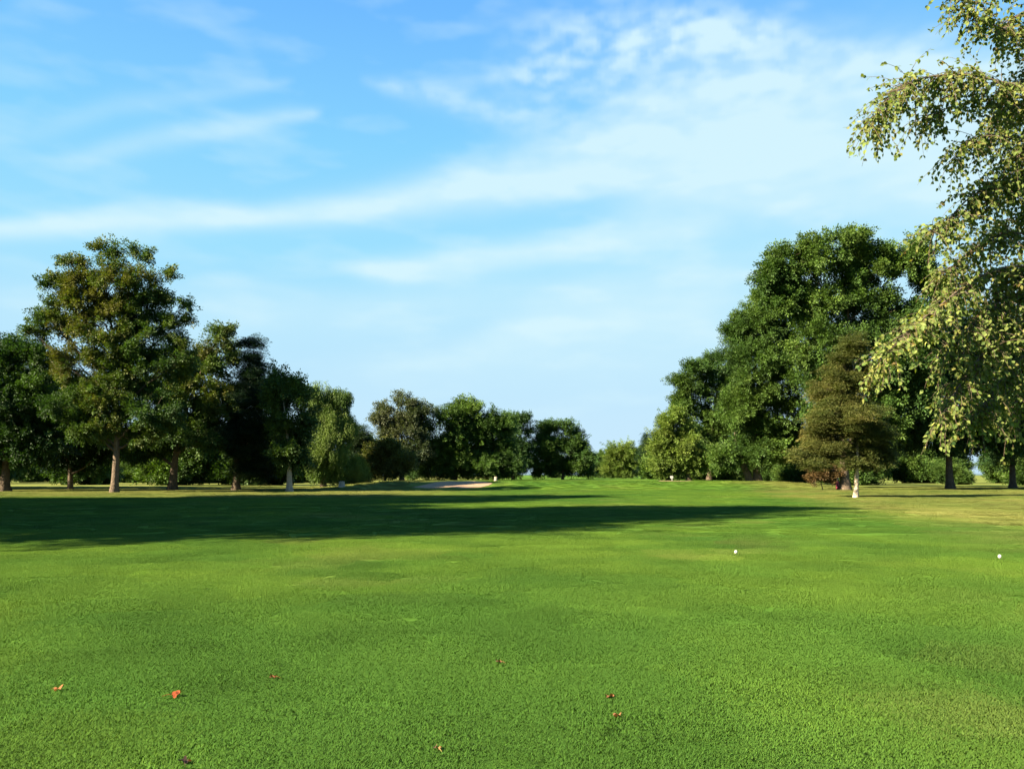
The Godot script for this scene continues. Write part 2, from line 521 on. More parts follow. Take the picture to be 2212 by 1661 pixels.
func all_trees() -> void:
	# linear base colours of the foliage
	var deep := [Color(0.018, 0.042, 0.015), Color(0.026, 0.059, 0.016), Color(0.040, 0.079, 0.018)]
	var green := [Color(0.029, 0.063, 0.015), Color(0.048, 0.091, 0.017), Color(0.069, 0.116, 0.021)]
	var fresh := [Color(0.055, 0.098, 0.017), Color(0.087, 0.135, 0.024), Color(0.116, 0.158, 0.030)]
	var turning := [Color(.028, .06, .016), Color(.046, .084, .019), Color(.066, .1, .021), Color(.092, .094, .024)]
	var olive := [Color(.056, .074, .019), Color(.09, .097, .026), Color(.118, .11, .032), Color(.124, .097, .034)]
	var grey := [Color(0.040, 0.057, 0.028), Color(0.059, 0.075, 0.038), Color(0.079, 0.092, 0.048)]
	var blue := [Color(0.012, 0.029, 0.017), Color(0.018, 0.042, 0.018), Color(0.037, 0.055, 0.022)]
	# the row on the west side
	tree("maple_tree", "tall loose maple with ragged top and stout bare trunk in dry grass", 250, 74,
		[[255, 605, 62, 56], [172, 612, 44, 34], [315, 625, 46, 52], [118, 700, 44, 34], [225, 700, 78, 56], [350, 712, 54, 50], [165, 785, 62, 48], [285, 795, 74, 52], [388, 780, 34, 46], [225, 880, 72, 42], [150, 880, 56, 40], [335, 885, 64, 44], [200, 930, 50, 22], [300, 935, 50, 24], [250, 755, 60, 44], [275, 690, 50, 44], [245, 840, 60, 40], [190, 650, 50, 36],
		[216, 532, 10, 12], [240, 545, 14, 14], [290, 538, 12, 9], [315, 548, 9, 9], [143, 558, 13, 13], [172, 566, 10, 10], [112, 598, 16, 7], [100, 612, 12, 6], [408, 655, 10, 8], [402, 690, 8, 10], [62, 708, 14, 8], [90, 680, 12, 12], [368, 592, 12, 10], [350, 640, 20, 16], [118, 655, 14, 10]],
		{"cols": turning, "bark": M.bark_tan, "trunk": .38, "holes": .36, "size": .62, "tuft": .26, "fill": .7, "grain": 3.4})
	tree("linden_tree", "dark round linden leaning over the dry strip beside the tall loose maple", 15, 80,
		[[40, 790, 80, 52], [-70, 800, 90, 70], [25, 870, 110, 64], [62, 945, 96, 52], [-50, 940, 90, 60], [-20, 990, 60, 30]], {"cols": deep, "trunk": .55, "holes": .33})
	tree("linden_tree", "dark low linden with thin half lit stem standing behind the ragged maple", 155, 92,
		[[108, 850, 64, 56], [172, 915, 66, 56], [95, 945, 60, 40], [205, 850, 50, 50], [150, 980, 66, 34], [230, 970, 50, 34]], {"cols": deep, "bark": M.bark_tan, "trunk": .34, "holes": .33})
	tree("oak_tree", "olive oak with golden lower boughs and black trunk beside the ragged maple", 375, 83,
		[[470, 752, 46, 44], [430, 800, 66, 55], [395, 880, 74, 55], [470, 870, 54, 56], [430, 940, 74, 40], [355, 940, 60, 40], [345, 820, 50, 60], [480, 712, 20, 17], [300, 960, 60, 40]], {"cols": turning, "trunk": .5, "holes": .40, "size": .75, "tuft": .32, "fill": .8, "grain": 3.0})
	tree("spruce_tree", "blue black spruce with broad skirt between olive oak and pale trunked poplar", 512, 84,
		[[543, 745, 20, 26], [540, 785, 34, 32], [546, 830, 46, 34], [540, 880, 58, 36], [548, 930, 68, 34], [548, 975, 74, 30], [545, 1010, 60, 20], [560, 850, 40, 40], [520, 940, 50, 40]], {"cols": blue, "leaf": "needle", "trunk": .45, "holes": .26, "rise": .1, "upright": true})
	tree("poplar_tree", "yellow green poplar on a thick whitish trunk behind the dark spruce", 627, 79,
		[[608, 832, 30, 34], [640, 855, 24, 34], [600, 880, 30, 38], [628, 930, 40, 40], [645, 975, 44, 30], [655, 890, 20, 34], [620, 985, 40, 26]], {"cols": [Color(.03, .06, .018), Color(.06, .1, .022), Color(.085, .13, .028)], "bark": M.bark_pale, "trunk": .36, "holes": .37})
	tree("willow_tree", "bright yellow green weeping willow with hanging curtains of leaves", 700, 98,
		[[688, 862, 32, 32], [732, 872, 28, 32], [700, 915, 46, 46], [738, 925, 26, 46], [705, 975, 44, 40], [720, 1012, 36, 22], [680, 1000, 24, 30]], {"cols": [Color(.044, .082, .016), Color(.066, .108, .02), Color(.09, .13, .026)], "leaf": "willow", "upright": true, "holes": .3, "trunk": .4})
	tree("cedar_tree", "small dark cedar wedged between the weeping willow and the grey cottonwood", 772, 112,
		[[772, 945, 24, 34], [760, 990, 34, 36], [790, 962, 20, 24], [775, 1020, 34, 18]], {"cols": blue, "leaf": "needle", "upright": true, "holes": .25})
	tree("cottonwood_tree", "dull grey green cottonwood with open round top", 868, 116,
		[[865, 882, 46, 36], [822, 895, 26, 22], [912, 890, 28, 26], [872, 940, 50, 40], [850, 990, 40, 34], [905, 960, 34, 40], [838, 925, 22, 18]], {"cols": grey, "holes": .41, "trunk": .42, "tuft": .3, "fill": .5, "grain": 2.6})
	tree("crab_apple_tree", "low olive crab apple on a short dark trunk in front of the grey cottonwood", 832, 104,
		[[828, 985, 48, 34], [862, 1002, 40, 26], [800, 1002, 26, 26], [838, 960, 26, 20]], {"cols": olive.slice(0, 3), "trunk": .22, "holes": .34})
	tree("willow_shrub", "small yellow willow bush at the feet of the weeping willow", 770, 100,
		[[768, 1006, 18, 26], [778, 1024, 20, 18], [760, 1026, 14, 14]], {"cols": fresh, "leaf": "willow", "upright": true, "trunk": .08, "holes": .28, "size": .6}, "shrub")
	tree("ash_tree", "broad spreading green ash standing behind the long sand bunker", 981, 121,
		[[1010, 902, 46, 38], [960, 930, 56, 46], [1062, 932, 50, 40], [1000, 970, 84, 46], [918, 985, 40, 34], [1082, 980, 56, 40], [950, 1004, 60, 26], [1050, 1008, 66, 24], [990, 880, 18, 14]], {"cols": green, "bark": M.bark_tan, "trunk": .5, "holes": .33})
	tree("ash_tree", "deep green ash squeezed between the broad ash and the dome shaped hornbeam", 1108, 134,
		[[1105, 922, 40, 32], [1118, 970, 40, 44], [1095, 1005, 50, 24]], {"cols": deep, "holes": .33})
	tree("hornbeam_tree", "neat dome shaped hornbeam at the open end of the fairway", 1215, 137,
		[[1198, 936, 42, 30], [1240, 950, 34, 32], [1175, 962, 26, 34], [1225, 985, 52, 36], [1262, 996, 22, 32], [1172, 1005, 28, 22], [1240, 1012, 44, 16]], {"cols": green, "holes": .33})
	# the row on the east side
	tree("hawthorn_tree", "small far pale green hawthorn with rounded top in the fairway gap", 1345, 172,
		[[1345, 984, 34, 28], [1320, 1004, 22, 22], [1372, 1003, 26, 24], [1340, 1018, 38, 14], [1330, 978, 16, 14], [1385, 990, 18, 20]], {"cols": fresh, "holes": .3, "trunk": .25})
	tree("cedar_tree", "slim dark cedar top showing beside the far pale hawthorn", 1400, 155,
		[[1400, 958, 14, 24], [1402, 990, 20, 26], [1400, 1015, 22, 18]], {"cols": blue, "leaf": "needle", "upright": true, "holes": .2})
	tree("mulberry_tree", "sunlit yellow green mulberry with bare reddish trunk beside the small bunker", 1487, 108,
		[[1452, 925, 34, 40], [1434, 975, 30, 44], [1482, 955, 38, 46], [1440, 1015, 30, 20], [1505, 1000, 36, 26], [1470, 890, 16, 14]], {"cols": fresh, "bark": M.bark_tan, "trunk": .42, "holes": .32})
	tree("elm_tree", "dense dark elm with rounded shoulder behind the sunlit mulberry", 1532, 120,
		[[1498, 818, 46, 42], [1560, 790, 46, 44], [1475, 870, 24, 30], [1560, 870, 60, 56], [1515, 925, 54, 46], [1590, 940, 60, 50], [1560, 1000, 60, 30]], {"cols": green, "holes": .27, "tuft": .34})
	tree("elm_tree", "big green elm on forked leaning trunks beside the giant cottonwood", 1636, 100,
		[[1628, 715, 48, 50], [1690, 700, 60, 56], [1632, 795, 66, 60], [1720, 800, 70, 66], [1610, 880, 56, 54], [1690, 895, 74, 60], [1640, 965, 60, 36], [1560, 985, 36, 26], [1720, 960, 50, 36], [1650, 655, 40, 36], [1600, 712, 34, 34]], {"cols": green, "bark": M.bark_tan, "trunk": .55, "holes": .24, "tuft": .34, "lean": Vector3(-1.2, 0, 0), "fork": Vector3(-3.4, 0, .4)})
	tree("cottonwood_tree", "giant dark green cottonwood rising above the olive bald cypress", 1824, 84,
		[[1780, 548, 72, 50], [1700, 570, 52, 42], [1660, 592, 34, 30], [1846, 536, 34, 44], [1898, 575, 60, 52], [1965, 560, 50, 50], [2008, 620, 40, 40], [1800, 632, 90, 50], [1900, 670, 96, 56], [1990, 710, 66, 64], [1722, 650, 56, 36], [1690, 622, 46, 34], [1780, 740, 80, 60], [1880, 780, 90, 66], [1960, 830, 70, 66], [1900, 900, 70, 60], [1790, 850, 70, 60]], {"cols": green, "bark": M.bark_tan, "trunk": .55, "holes": .35, "size": .78, "tuft": .30, "fill": 1.0, "grain": 2.6})
	tree("bald_cypress_tree", "slender olive brown bald cypress on a thin pale trunk out in the open grass", 1845, 58.5,
		[[1838, 748, 26, 30], [1826, 795, 48, 36], [1860, 815, 40, 34], [1826, 850, 66, 38], [1850, 880, 60, 36], [1820, 905, 84, 38], [1826, 945, 100, 36], [1815, 982, 100, 28], [1890, 935, 54, 38], [1755, 982, 46, 28], [1895, 982, 46, 26], [1780, 905, 44, 34], [1790, 840, 36, 34]], {"cols": olive, "leaf": "needle", "upright": true, "bark": M.bark_pale, "trunk": .2, "holes": .37, "grain": 3.0, "size": .5, "rise": .05, "tuft": .3, "fill": .6})
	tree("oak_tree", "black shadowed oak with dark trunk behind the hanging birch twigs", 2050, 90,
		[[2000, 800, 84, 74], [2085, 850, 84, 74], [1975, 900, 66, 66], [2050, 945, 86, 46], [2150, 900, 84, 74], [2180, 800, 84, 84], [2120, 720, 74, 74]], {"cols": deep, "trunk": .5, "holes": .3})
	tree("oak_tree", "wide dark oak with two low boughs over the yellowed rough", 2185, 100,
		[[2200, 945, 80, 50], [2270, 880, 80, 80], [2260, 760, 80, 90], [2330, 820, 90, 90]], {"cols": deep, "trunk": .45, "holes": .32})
	tree("smoke_bush", "low rusty brown bush under the bald cypress", 1775, 84,
		[[1768, 1016, 22, 16], [1790, 1020, 18, 13], [1752, 1024, 12, 10]], {"cols": [Color(.07, .045, .018), Color(.1, .062, .024), Color(.08, .07, .024)], "trunk": .07, "size": .5, "holes": .25}, "shrub")

func far_and_beside() -> void:
	var green := [Color(.029, .063, .0145), Color(.048, .091, .017), Color(.069, .116, .021)]
	# three model trees that are then copied: one far row behind everything and the shade trees beside the fairway
	var balls := func(h: float, r: float) -> Array:
		var out := []
		for k in 9:
			var f := (k + .5) / 9.0
			var a := k * 2.4 + rng.randf() * .8
			var wide := r * sin(PI * (f * .82 + .14))
			out.append([Vector3(cos(a) * wide * .5, h * (.2 + .68 * f), sin(a) * wide * .5), Vector3(wide * .62 + .7, h * .13 + .3, wide * .62 + .7)])
		return out
	var lab := "small tree in the low far row seen between the trunks beyond both tree rows"
	var grp := "far low tree row"
	var first := grow("far_tree", lab, Vector3(-150, 0, -232), balls.call(10.0, 5.0), {"cols": green, "size": 1.0, "holes": .3}, "tree", grp)
	first.position.y = height(-150, -232)
	for k in 21:
		var x := -138.0 + k * 13.6 + rng.randf_range(-3, 3)
		copy_tree(first, Vector3(x, 0, -228 + rng.randf_range(-14, 10)), rng.randf() * TAU, rng.randf_range(.75, 1.25), lab, grp)
	var lab3 := "round bush growing down to the ground in the shaded understory behind the tall trees"
	var grp3 := "understory bushes behind both tree rows"
	var low := []
	for k in 7:
		var a := k * 2.4
		low.append([Vector3(cos(a) * 1.6, 1.1 + 2.2 * (k % 3) * .5, sin(a) * 1.6), Vector3(1.9, 1.5, 1.9)])
	var bush: Node3D = null
	for p in 46:
		var west := p < 27
		var z := rng.randf_range(-118.0, -190.0)
		var x := (rng.randf_range(-.66, -.2) if west else rng.randf_range(.19, .66)) * absf(z)
		if bush == null: bush = grow("understory_bush", lab3, Vector3(x, height(x, z), z), low, {"cols": green, "size": .7, "holes": .25, "trunk": .1}, "bush", grp3)
		else:
			var c := copy_tree(bush, Vector3(x, 0, z), rng.randf() * TAU, rng.randf_range(.8, 1.9), lab3, grp3)
			c.set_meta("category", "bush")
	var lab2 := "tall shade tree beside the fairway whose long shadow crosses the grass"
	var grp2 := "shade trees beside the fairway"
	var shade := grow("shade_tree", lab2, Vector3(-31, 0, -20.5), balls.call(28.5, 9.5), {"cols": green, "size": 1.0, "holes": .24, "many": 1.1}, "tree", grp2)
	for p in [[-43, -31, .9], [-43, -41, 1.1], [-54, -36, 1.0], [-85, -88, 1.1], [-52, -28, .85]]:
		copy_tree(shade, Vector3(p[0], 0, p[1]), rng.randf() * TAU, p[2], lab2, grp2)

# ---------------------------------------------------------------- ground and lawn
func dryness(x: float, z: float) -> float:
	var n := noise.get_noise_2d(x * 3.0 + 400.0, z * 3.0) * .5 + noise.get_noise_2d(x * 11.0, z * 11.0 + 90.0) * .3
	var east := smooth(6.5 - z * .16, 11.5 - z * .22, x + n * 6.0) * (.62 + n * .6)
	var west := smooth(-56.0, -62.0, z + n * 4.0) * (1.0 - smooth(-14.0, 2.0, x)) * (.75 + n * .5)
	var patch := smooth(.12, .42, n) * .3
	return clamp(max(max(east, west), patch), 0.0, 1.0)

func tint(x: float, z: float) -> Color:                   # grass colour: green with blotches of lusher and drier turf
	var a := noise.get_noise_2d(x * 2.2 + 37.0, z * 2.2)
	var b := noise.get_noise_2d(x * 9.0, z * 9.0 + 55.0)
	var c := noise.get_noise_2d(x * 30.0 + 11.0, z * 30.0)
	var l := 1.0 + a * .2 + b * .24 + c * .26
	var col := Color(.054, .122, .020).lerp(Color(.073, .129, .018), clamp(.5 + a + b * .7, 0.0, 1.0))
	col = col.lerp(Color(.215, .185, .07), dryness(x, z) * .7)
	return Color(col.r * l, col.g * l, col.b * l)

func steps(a: float, b: float, n: int, power: float) -> PackedFloat32Array:
	var out := PackedFloat32Array()
	for k in n + 1: out.append(a + (b - a) * pow(k / float(n), power))
	return out

func ground() -> void:
	var zs := steps(14.0, -240.0, 230, 1.5)
	for k in 12: zs.append(-260.0 - k * k * 12.0)
	var xs := PackedFloat32Array()
	for k in range(-110, 111): xs.append(signf(k) * pow(absf(k) / 110.0, 1.6) * 420.0)
	xs[0] = -1500.0
	xs[xs.size() - 1] = 1500.0
	var g := Geo.new()
	for z in zs:
		for x in xs:
			var e := .6
			var nn := Vector3(height(x - e, z) - height(x + e, z), 2.0 * e, height(x, z - e) - height(x, z + e)).normalized()
			var c := tint(x, z)
			g.vert(Vector3(x, height(x, z), z), nn, Color(c.r * .95, c.g * .92, c.b * .95))
	var w := xs.size()
	for j in zs.size() - 1:
		for k in w - 1:
			var a := j * w + k
			g.tri(a, a + w, a + 1); g.tri(a + 1, a + w, a + w + 1)
	var o := part("ground", g.done(), M.turf, self)
	tag(o, "wide mown golf fairway with dry rough along both sides", "ground", "", "structure")

func sand(called: String, label: String, ring: Array) -> void:          # ring: pixels of the sand's outline on the raised bank, left and right edge rows from front to back
	var g := Geo.new()
	var cols := 24
	for r in ring:
		for k in cols + 1:
			var f := k / float(cols)
			var x := lerpf(r[0], r[1], f)
			var z: float = r[2] + sin(f * 9.0 + r[2]) * .35
			g.vert(Vector3(x, height(x, z) + .03 + noise.get_noise_2d(x * 20.0, z * 20.0) * .02, z), Vector3(0, .97, .22).normalized())
	for j in ring.size() - 1:
		for k in cols:
			var a := j * (cols + 1) + k
			g.tri(a, a + cols + 1, a + 1); g.tri(a + 1, a + cols + 1, a + cols + 2)
	tag(part(called, g.done(), M.sand, self), label, "bunker", "", "structure")

func blade_patch(n: int, tall: float, sd: int) -> ArrayMesh:            # one square metre of mown turf
	rng.seed = sd
	var g := Geo.new()
	for k in n:
		var p := Vector3(rng.randf_range(-.5, .5), -.004, rng.randf_range(-.5, .5))
		var a := rng.randf() * TAU
		var side := Vector3(cos(a), 0, sin(a))
		var out := Vector3(-sin(a), 0, cos(a))
		var h := tall * rng.randf_range(.55, 1.2)
		var w := rng.randf_range(.0016, .0030)
		var bend := out * h * rng.randf_range(.4, 1.4)
		var t := rng.randf_range(.82, 1.2)
		var col := Color(t * rng.randf_range(.88, 1.16), t, t * rng.randf_range(.8, 1.2))
		if rng.randf() < .05: col = Color(1.9 * t, 1.25 * t, 1.6 * t)            # a dry straw blade
		var n1 := (Vector3(0, bend.length(), 0) - out * h).normalized()
		n1 = (n1 + Vector3(0, 1.6, 0)).normalized()
		var m := p + Vector3(0, h * .6, 0) + bend * .35
		var i0 := g.vert(p - side * w, n1, col)
		var i1 := g.vert(p + side * w, n1, col)
		var i2 := g.vert(m + side * w * .8, n1, col)
		var i3 := g.vert(m - side * w * .8, n1, col)
		var i4 := g.vert(p + Vector3(0, h, 0) + bend, n1, col)
		g.tri(i0, i1, i2); g.tri(i0, i2, i3); g.tri(i3, i2, i4)
	return g.done()

func clover(root: Node3D) -> void:                     # patches of three-leaved clover and broad weeds in the near turf
	var g := Geo.new()
	for k in 3:
		var a := TAU * k / 3.0
		var d := Vector3(cos(a), .25, sin(a)).normalized()
		var side := Vector3(-sin(a), 0, cos(a))
		var i0 := g.vert(Vector3.ZERO, Vector3.UP)
		var i1 := g.vert(d * .6 + side * .45, Vector3(0, 1, 0))
		var i2 := g.vert(d * 1.05 + side * .2, Vector3(0, 1, 0))
		var i3 := g.vert(d * 1.05 - side * .2, Vector3(0, 1, 0))
		var i4 := g.vert(d * .6 - side * .45, Vector3(0, 1, 0))
		g.tri(i0, i2, i1); g.tri(i0, i3, i2); g.tri(i0, i4, i3)
		g.tri(i0, i1, i2); g.tri(i0, i2, i3); g.tri(i0, i3, i4)
	var mesh := g.done()
	var xf: Array[Transform3D] = []
	var cc: Array[Color] = []
	for n in 120:
		var z := -4.0 - 11.0 * pow(rng.randf(), 1.3)
		var x := rng.randf_range(-.72, .72) * -z - .6 * rng.randf()
		var wide := rng.randf_range(.05, .32)
		var tone := rng.randf_range(.8, 1.35)
		for k in int(180.0 * wide) + 4:
			var p := Vector3(x + rng.randfn() * wide, 0, z + rng.randfn() * wide * .7)
			var s := rng.randf_range(.006, .013)
			xf.append(Transform3D(Basis.from_euler(Vector3(rng.randf_range(-.5, .5), rng.randf() * TAU, rng.randf_range(-.5, .5))).scaled(Vector3.ONE * s), Vector3(p.x, height(p.x, p.z) + rng.randf_range(.012, .022), p.z)))
			cc.append(Color(.075, .15, .04) * tone * rng.randf_range(.8, 1.2))
	var mm := MultiMesh.new()
	mm.transform_format = MultiMesh.TRANSFORM_3D
	mm.use_colors = true
	mm.mesh = mesh
	mm.instance_count = xf.size()
	for k in xf.size():
		mm.set_instance_transform(k, xf[k])
		mm.set_instance_color(k, cc[k])
	var o := MultiMeshInstance3D.new()
	o.name = "clover_leaves"
	o.multimesh = mm
	o.material_override = M.blade
	o.set_meta("kind", "stuff")
	root.add_child(o, true)

func lawn() -> void:
	var root := thing("lawn_grass", "short mown green grass covering the fairway", "grass", Vector3.ZERO)
	root.set_meta("kind", "stuff")
	var kinds := [blade_patch(10000, .016, 101), blade_patch(10000, .018, 102), blade_patch(9000, .021, 103), blade_patch(4200, .06, 104)]
	rng.seed = 777
	var xf := [[], [], [], []]
	var cc := [[], [], [], []]
	var z := -2.6
	while z > -112.0:
		var gap := .5 if z > -9.0 else (.62 if z > -22.0 else .85)
		var half := absf(z) * .66 + 3.5
		var x := -half
		while x < half:
			var px := x + rng.randf_range(-.5, .5) * gap
			var pz := z + rng.randf_range(-.5, .5) * gap
			x += gap
			if pow((px + 6.5) / 4.8, 2.0) + pow((pz + 92.6) / 3.9, 2.0) < 1.0 or pow((px - 19.5) / 2.2, 2.0) + pow((pz + 99.2) / 2.4, 2.0) < 1.0: continue
			var d := dryness(px, pz)
			var k := 3 if (rng.randf() < (d - .25) * .9 and pz < -9.0) else rng.randi_range(0, 2)
			var s := rng.randf_range(.9, 1.15)
			xf[k].append(Transform3D(Basis(Vector3.UP, rng.randf() * TAU).scaled(Vector3(s, s * rng.randf_range(.75, 1.15), s)), Vector3(px, height(px, pz), pz)))
			cc[k].append(tint(px, pz) * rng.randf_range(.93, 1.07))
		z -= gap
	clover(root)
	for k in 4:
		var mm := MultiMesh.new()
		mm.transform_format = MultiMesh.TRANSFORM_3D
		mm.use_colors = true
		mm.mesh = kinds[k]
		mm.instance_count = xf[k].size()
		for j in xf[k].size():
			mm.set_instance_transform(j, xf[k][j])
			mm.set_instance_color(j, cc[k][j])
		var o := MultiMeshInstance3D.new()
		o.name = ["turf_blades", "turf_blades", "turf_blades", "rough_blades"][k]
		o.multimesh = mm
		o.material_override = M.blade
		o.set_meta("kind", "stuff")
		root.add_child(o, true)

# ---------------------------------------------------------------- the near birch
func birch() -> void:
	rng.seed = 4242
	var foot := Vector3(8.6, 0, -10.6)
	foot.y = height(foot.x, foot.z)
	var t := thing("river_birch_tree", "river birch with pale yellow green leaves on long hanging twigs", "tree", foot)
	var g := Geo.new()
	var tp := []
	var tr := []
	for k in 9:
		var f := k / 8.0
		tp.append(Vector3(-.5 * f + .25 * sin(f * 5.0), 11.5 * f - (.1 if k == 0 else 0.0), .5 * f))
		tr.append(.2 * (1.0 - .85 * f) * (1.4 if k == 0 else 1.0))
	g.tube(tp, tr, 12, .06, rng)
	part("trunk", g.done(), M.bark_birch, t)
	# boughs: [points of the photograph, depth at the tip, twig length, twigs per metre]
	var boughs := [
		[[[2420, 330], [2250, 215], [2120, 165], [2010, 165], [1935, 195], [1880, 270]], 8.6, .55, 15.0],
		[[[2420, 300], [2260, 250], [2160, 215], [2070, 225], [1975, 260]], 9.2, .45, 10.0],
		[[[2420, 180], [2260, 100], [2160, 60], [2090, 20], [2060, -30]], 9.0, .5, 12.0],
		[[[2420, 60], [2700, -40], [2200, -60], [2130, -40]], 9.0, .5, 10.0],
		[[[2420, 420], [2280, 330], [2180, 290], [2100, 300], [2060, 340]], 9.0, .5, 12.0],
		[[[2420, 520], [2280, 430], [2180, 400], [2100, 420], [2045, 480], [2010, 500]], 8.8, .45, 13.0],
		[[[2420, 620], [2280, 530], [2180, 500], [2100, 540], [2040, 590]], 9.3, .5, 13.0],
		[[[2420, 680], [2260, 580], [2130, 590], [2030, 660], [1960, 715], [1905, 775]], 8.4, .42, 17.0],
		[[[2420, 720], [2260, 640], [2160, 650], [2090, 710], [2040, 770]], 8.9, .55, 17.0],
		[[[2420, 760], [2280, 690], [2180, 700], [2110, 780], [2060, 850], [2035, 900]], 8.6, .5, 16.0],
		[[[2420, 800], [2290, 740], [2210, 770], [2150, 840], [2110, 900]], 9.0, .55, 15.0],
		[[[2420, 640], [2700, 590], [2220, 590], [2150, 640]], 9.4, .6, 16.0],
		[[[2420, 860], [2700, 820], [2230, 850], [2200, 920]], 9.6, .5, 9.0],
		[[[2420, 470], [2320, 380], [2240, 360], [2190, 400]], 9.6, .55, 12.0],
		[[[2420, 250], [2330, 160], [2260, 150], [2200, 180]], 9.6, .55, 11.0],
		[[[2420, 500], [2330, 400], [2250, 370], [2170, 390], [2110, 440]], 9.4, .5, 15.0], [[[2420, 440], [2330, 330], [2250, 310], [2190, 340]], 9.3, .5, 15.0], [[[2420, 800], [2330, 760], [2260, 790], [2220, 860]], 9.2, .5, 13.0],
		[[[2420, 360], [2700, 250], [2200, 240], [2140, 270]], 10.0, .55, 13.0], [[[2420, 560], [2330, 480], [2240, 460], [2150, 480]], 10.0, .55, 13.0],
		[[[2420, 120], [2320, 40], [2230, 20], [2160, 60]], 9.8, .55, 12.0], [[[2420, 700], [2320, 660], [2240, 660], [2190, 720]], 9.9, .55, 13.0],
		[[[2500, 300], [2420, 200], [2330, 260]], 10.4, .6, 10.0], [[[2560, 560], [2450, 460], [2340, 520]], 10.4, .6, 10.0], [[[2560, 760], [2450, 680], [2340, 740]], 10.4, .6, 10.0],
		[[[2620, 60], [2540, -80], [2420, -60]], 10.6, .6, 10.0], [[[2760, 400], [2900, 300], [3000, 400]], 11.0, .6, 9.0], [[[2760, 600], [2900, 520], [3020, 620]], 11.2, .6, 9.0], [[[2700, 100], [2820, -60], [2960, 0]], 11.0, .6, 9.0],
	]
	var leaves := []
	for b in boughs:
		var n: int = b[0].size()
		var path := Curve3D.new()
		var ctl := []
		for k in n:
			var f := k / float(n - 1)
			ctl.append(point_at(b[0][k][0], b[0][k][1], lerpf(10.2, b[1], pow(f, .7))) - foot)
		var root := Vector3(-.2, max(1.6, ctl[0].y - 1.3 - rng.randf() * .5), .2)
		root.x = tp[int(clamp(root.y / 11.5 * 8.0, 0, 8))].x
		ctl.push_front(root)
		for k in ctl.size():
			var a: Vector3 = ctl[max(k - 1, 0)]
			var c: Vector3 = ctl[min(k + 1, ctl.size() - 1)]
			path.add_point(ctl[k], (a - c) / 6.0, (c - a) / 6.0)
		var long := path.get_baked_length()
		var pts := []
		var rad := []
		for k in 17:
			pts.append(path.sample_baked(long * k / 16.0))
			rad.append(lerpf(.045, .004, pow(k / 16.0, .6)))
		var bg := Geo.new()
		bg.tube(pts, rad, 6, .08, rng)
		var from := long * .28
		for k in int((long - from) * b[3] * 4.6):
			var s := from + (long - from) * pow(rng.randf(), .85)
			var p := path.sample_baked(s)
			var dir := (path.sample_baked(min(s + .1, long)) - path.sample_baked(s - .1)).normalized()
			var d := (dir * rng.randf_range(.1, .9) + rand_dir() * .75 + Vector3(0, -.15, 0)).normalized()
			var l: float = b[2] * rng.randf_range(.45, 1.15)
			var tw := [p]
			var q := p
			var e := d
			for m in 5:
				e = (e + Vector3(0, -.22, 0) + rand_dir() * .14).normalized()
				q += e * l / 5.0
				tw.append(q)
				for side in (3 if rng.randf() < .5 else 2):
					if m == 0 and rng.randf() < .6: continue
					var at := q - e * l / 5.0 * rng.randf()
					var go := (e * .4 + rand_dir() * .8 + Vector3(0, -.45, 0)).normalized()
					leaves.append([at, go, (rand_dir() + Vector3(-.5, .45, .45)).normalized(), rng.randf_range(.75, 1.2)])
			bg.tube(tw, [.0045, .0035, .003, .0025, .002, .0012], 4, 0.0, null, false)
		part("bough", bg.done(), M.twig, t)
	# one leaf: ovate, pointed, folded along the midrib, on a short stalk
	var lg := Geo.new()
	var prof := [[0.0, .0], [.12, .22], [.3, .34], [.5, .33], [.72, .2], [.9, .07], [1.0, 0.0]]
	var ids := []
	for r in prof:
		var y: float = -.10 * r[0] * r[0]
		var a := lg.vert(Vector3(-r[1], y + r[1] * .22, r[0] + .18), Vector3(.3, .95, .1).normalized())
		var m := lg.vert(Vector3(0, y, r[0] + .18), Vector3(0, 1, .1).normalized())
		var c := lg.vert(Vector3(r[1], y + r[1] * .22, r[0] + .18), Vector3(-.3, .95, .1).normalized())
		ids.append([a, m, c])
	for k in prof.size() - 1:
		for s in 2:
			lg.tri(ids[k][s], ids[k][s + 1], ids[k + 1][s]); lg.tri(ids[k][s + 1], ids[k + 1][s + 1], ids[k + 1][s])
	var st0 := lg.vert(Vector3(-.012, 0, 0), Vector3.UP)
	var st1 := lg.vert(Vector3(.012, 0, 0), Vector3.UP)
	var st2 := lg.vert(Vector3(0, 0, .2), Vector3.UP)
	lg.tri(st0, st1, st2)
	var leaf_mesh := lg.done()
	var cols := [Color(.072, .112, .03), Color(.112, .155, .04), Color(.148, .185, .05), Color(.17, .172, .05), Color(.135, .1, .03)]
	var mats := []
	for c in cols:
		var m := leafy(Color(1.0, 1.0, .55), .55)
		m.vertex_color_use_as_albedo = false
		m.albedo_color = lin(c.r, c.g, c.b)
		m.metallic_specular = .25
		mats.append(m)
	var placed := []
	for l in leaves:
		var z: Vector3 = l[1]
		var x: Vector3 = l[2].cross(z).normalized()
		var y := z.cross(x)
		var sc: float = .05 * l[3]
		var xf := Transform3D(Basis(x * sc, y * sc, z * sc), l[0])
		var wp: Vector3 = l[0] + foot
		var inside: bool = wp.x / -wp.z < .60
		placed.append([xf, rng.randf(), (wp - Vector3(0, EYE, 0)).length() / sc + (0.0 if inside else 1000.0)])
	placed.sort_custom(func(a, b): return a[2] < b[2])
	var pick := func(f: float) -> int: return 0 if f < .16 else (1 if f < .50 else (2 if f < .85 else (3 if f < .985 else 4)))
	for k in 300:                                          # the leaves that show largest are parts of their own
		var o := part("leaf", leaf_mesh, mats[pick.call(placed[k][1])], t)
		o.transform = placed[k][0]
	var mm := MultiMesh.new()
	mm.transform_format = MultiMesh.TRANSFORM_3D
	mm.use_colors = true
	mm.mesh = leaf_mesh
	mm.instance_count = placed.size() - 300
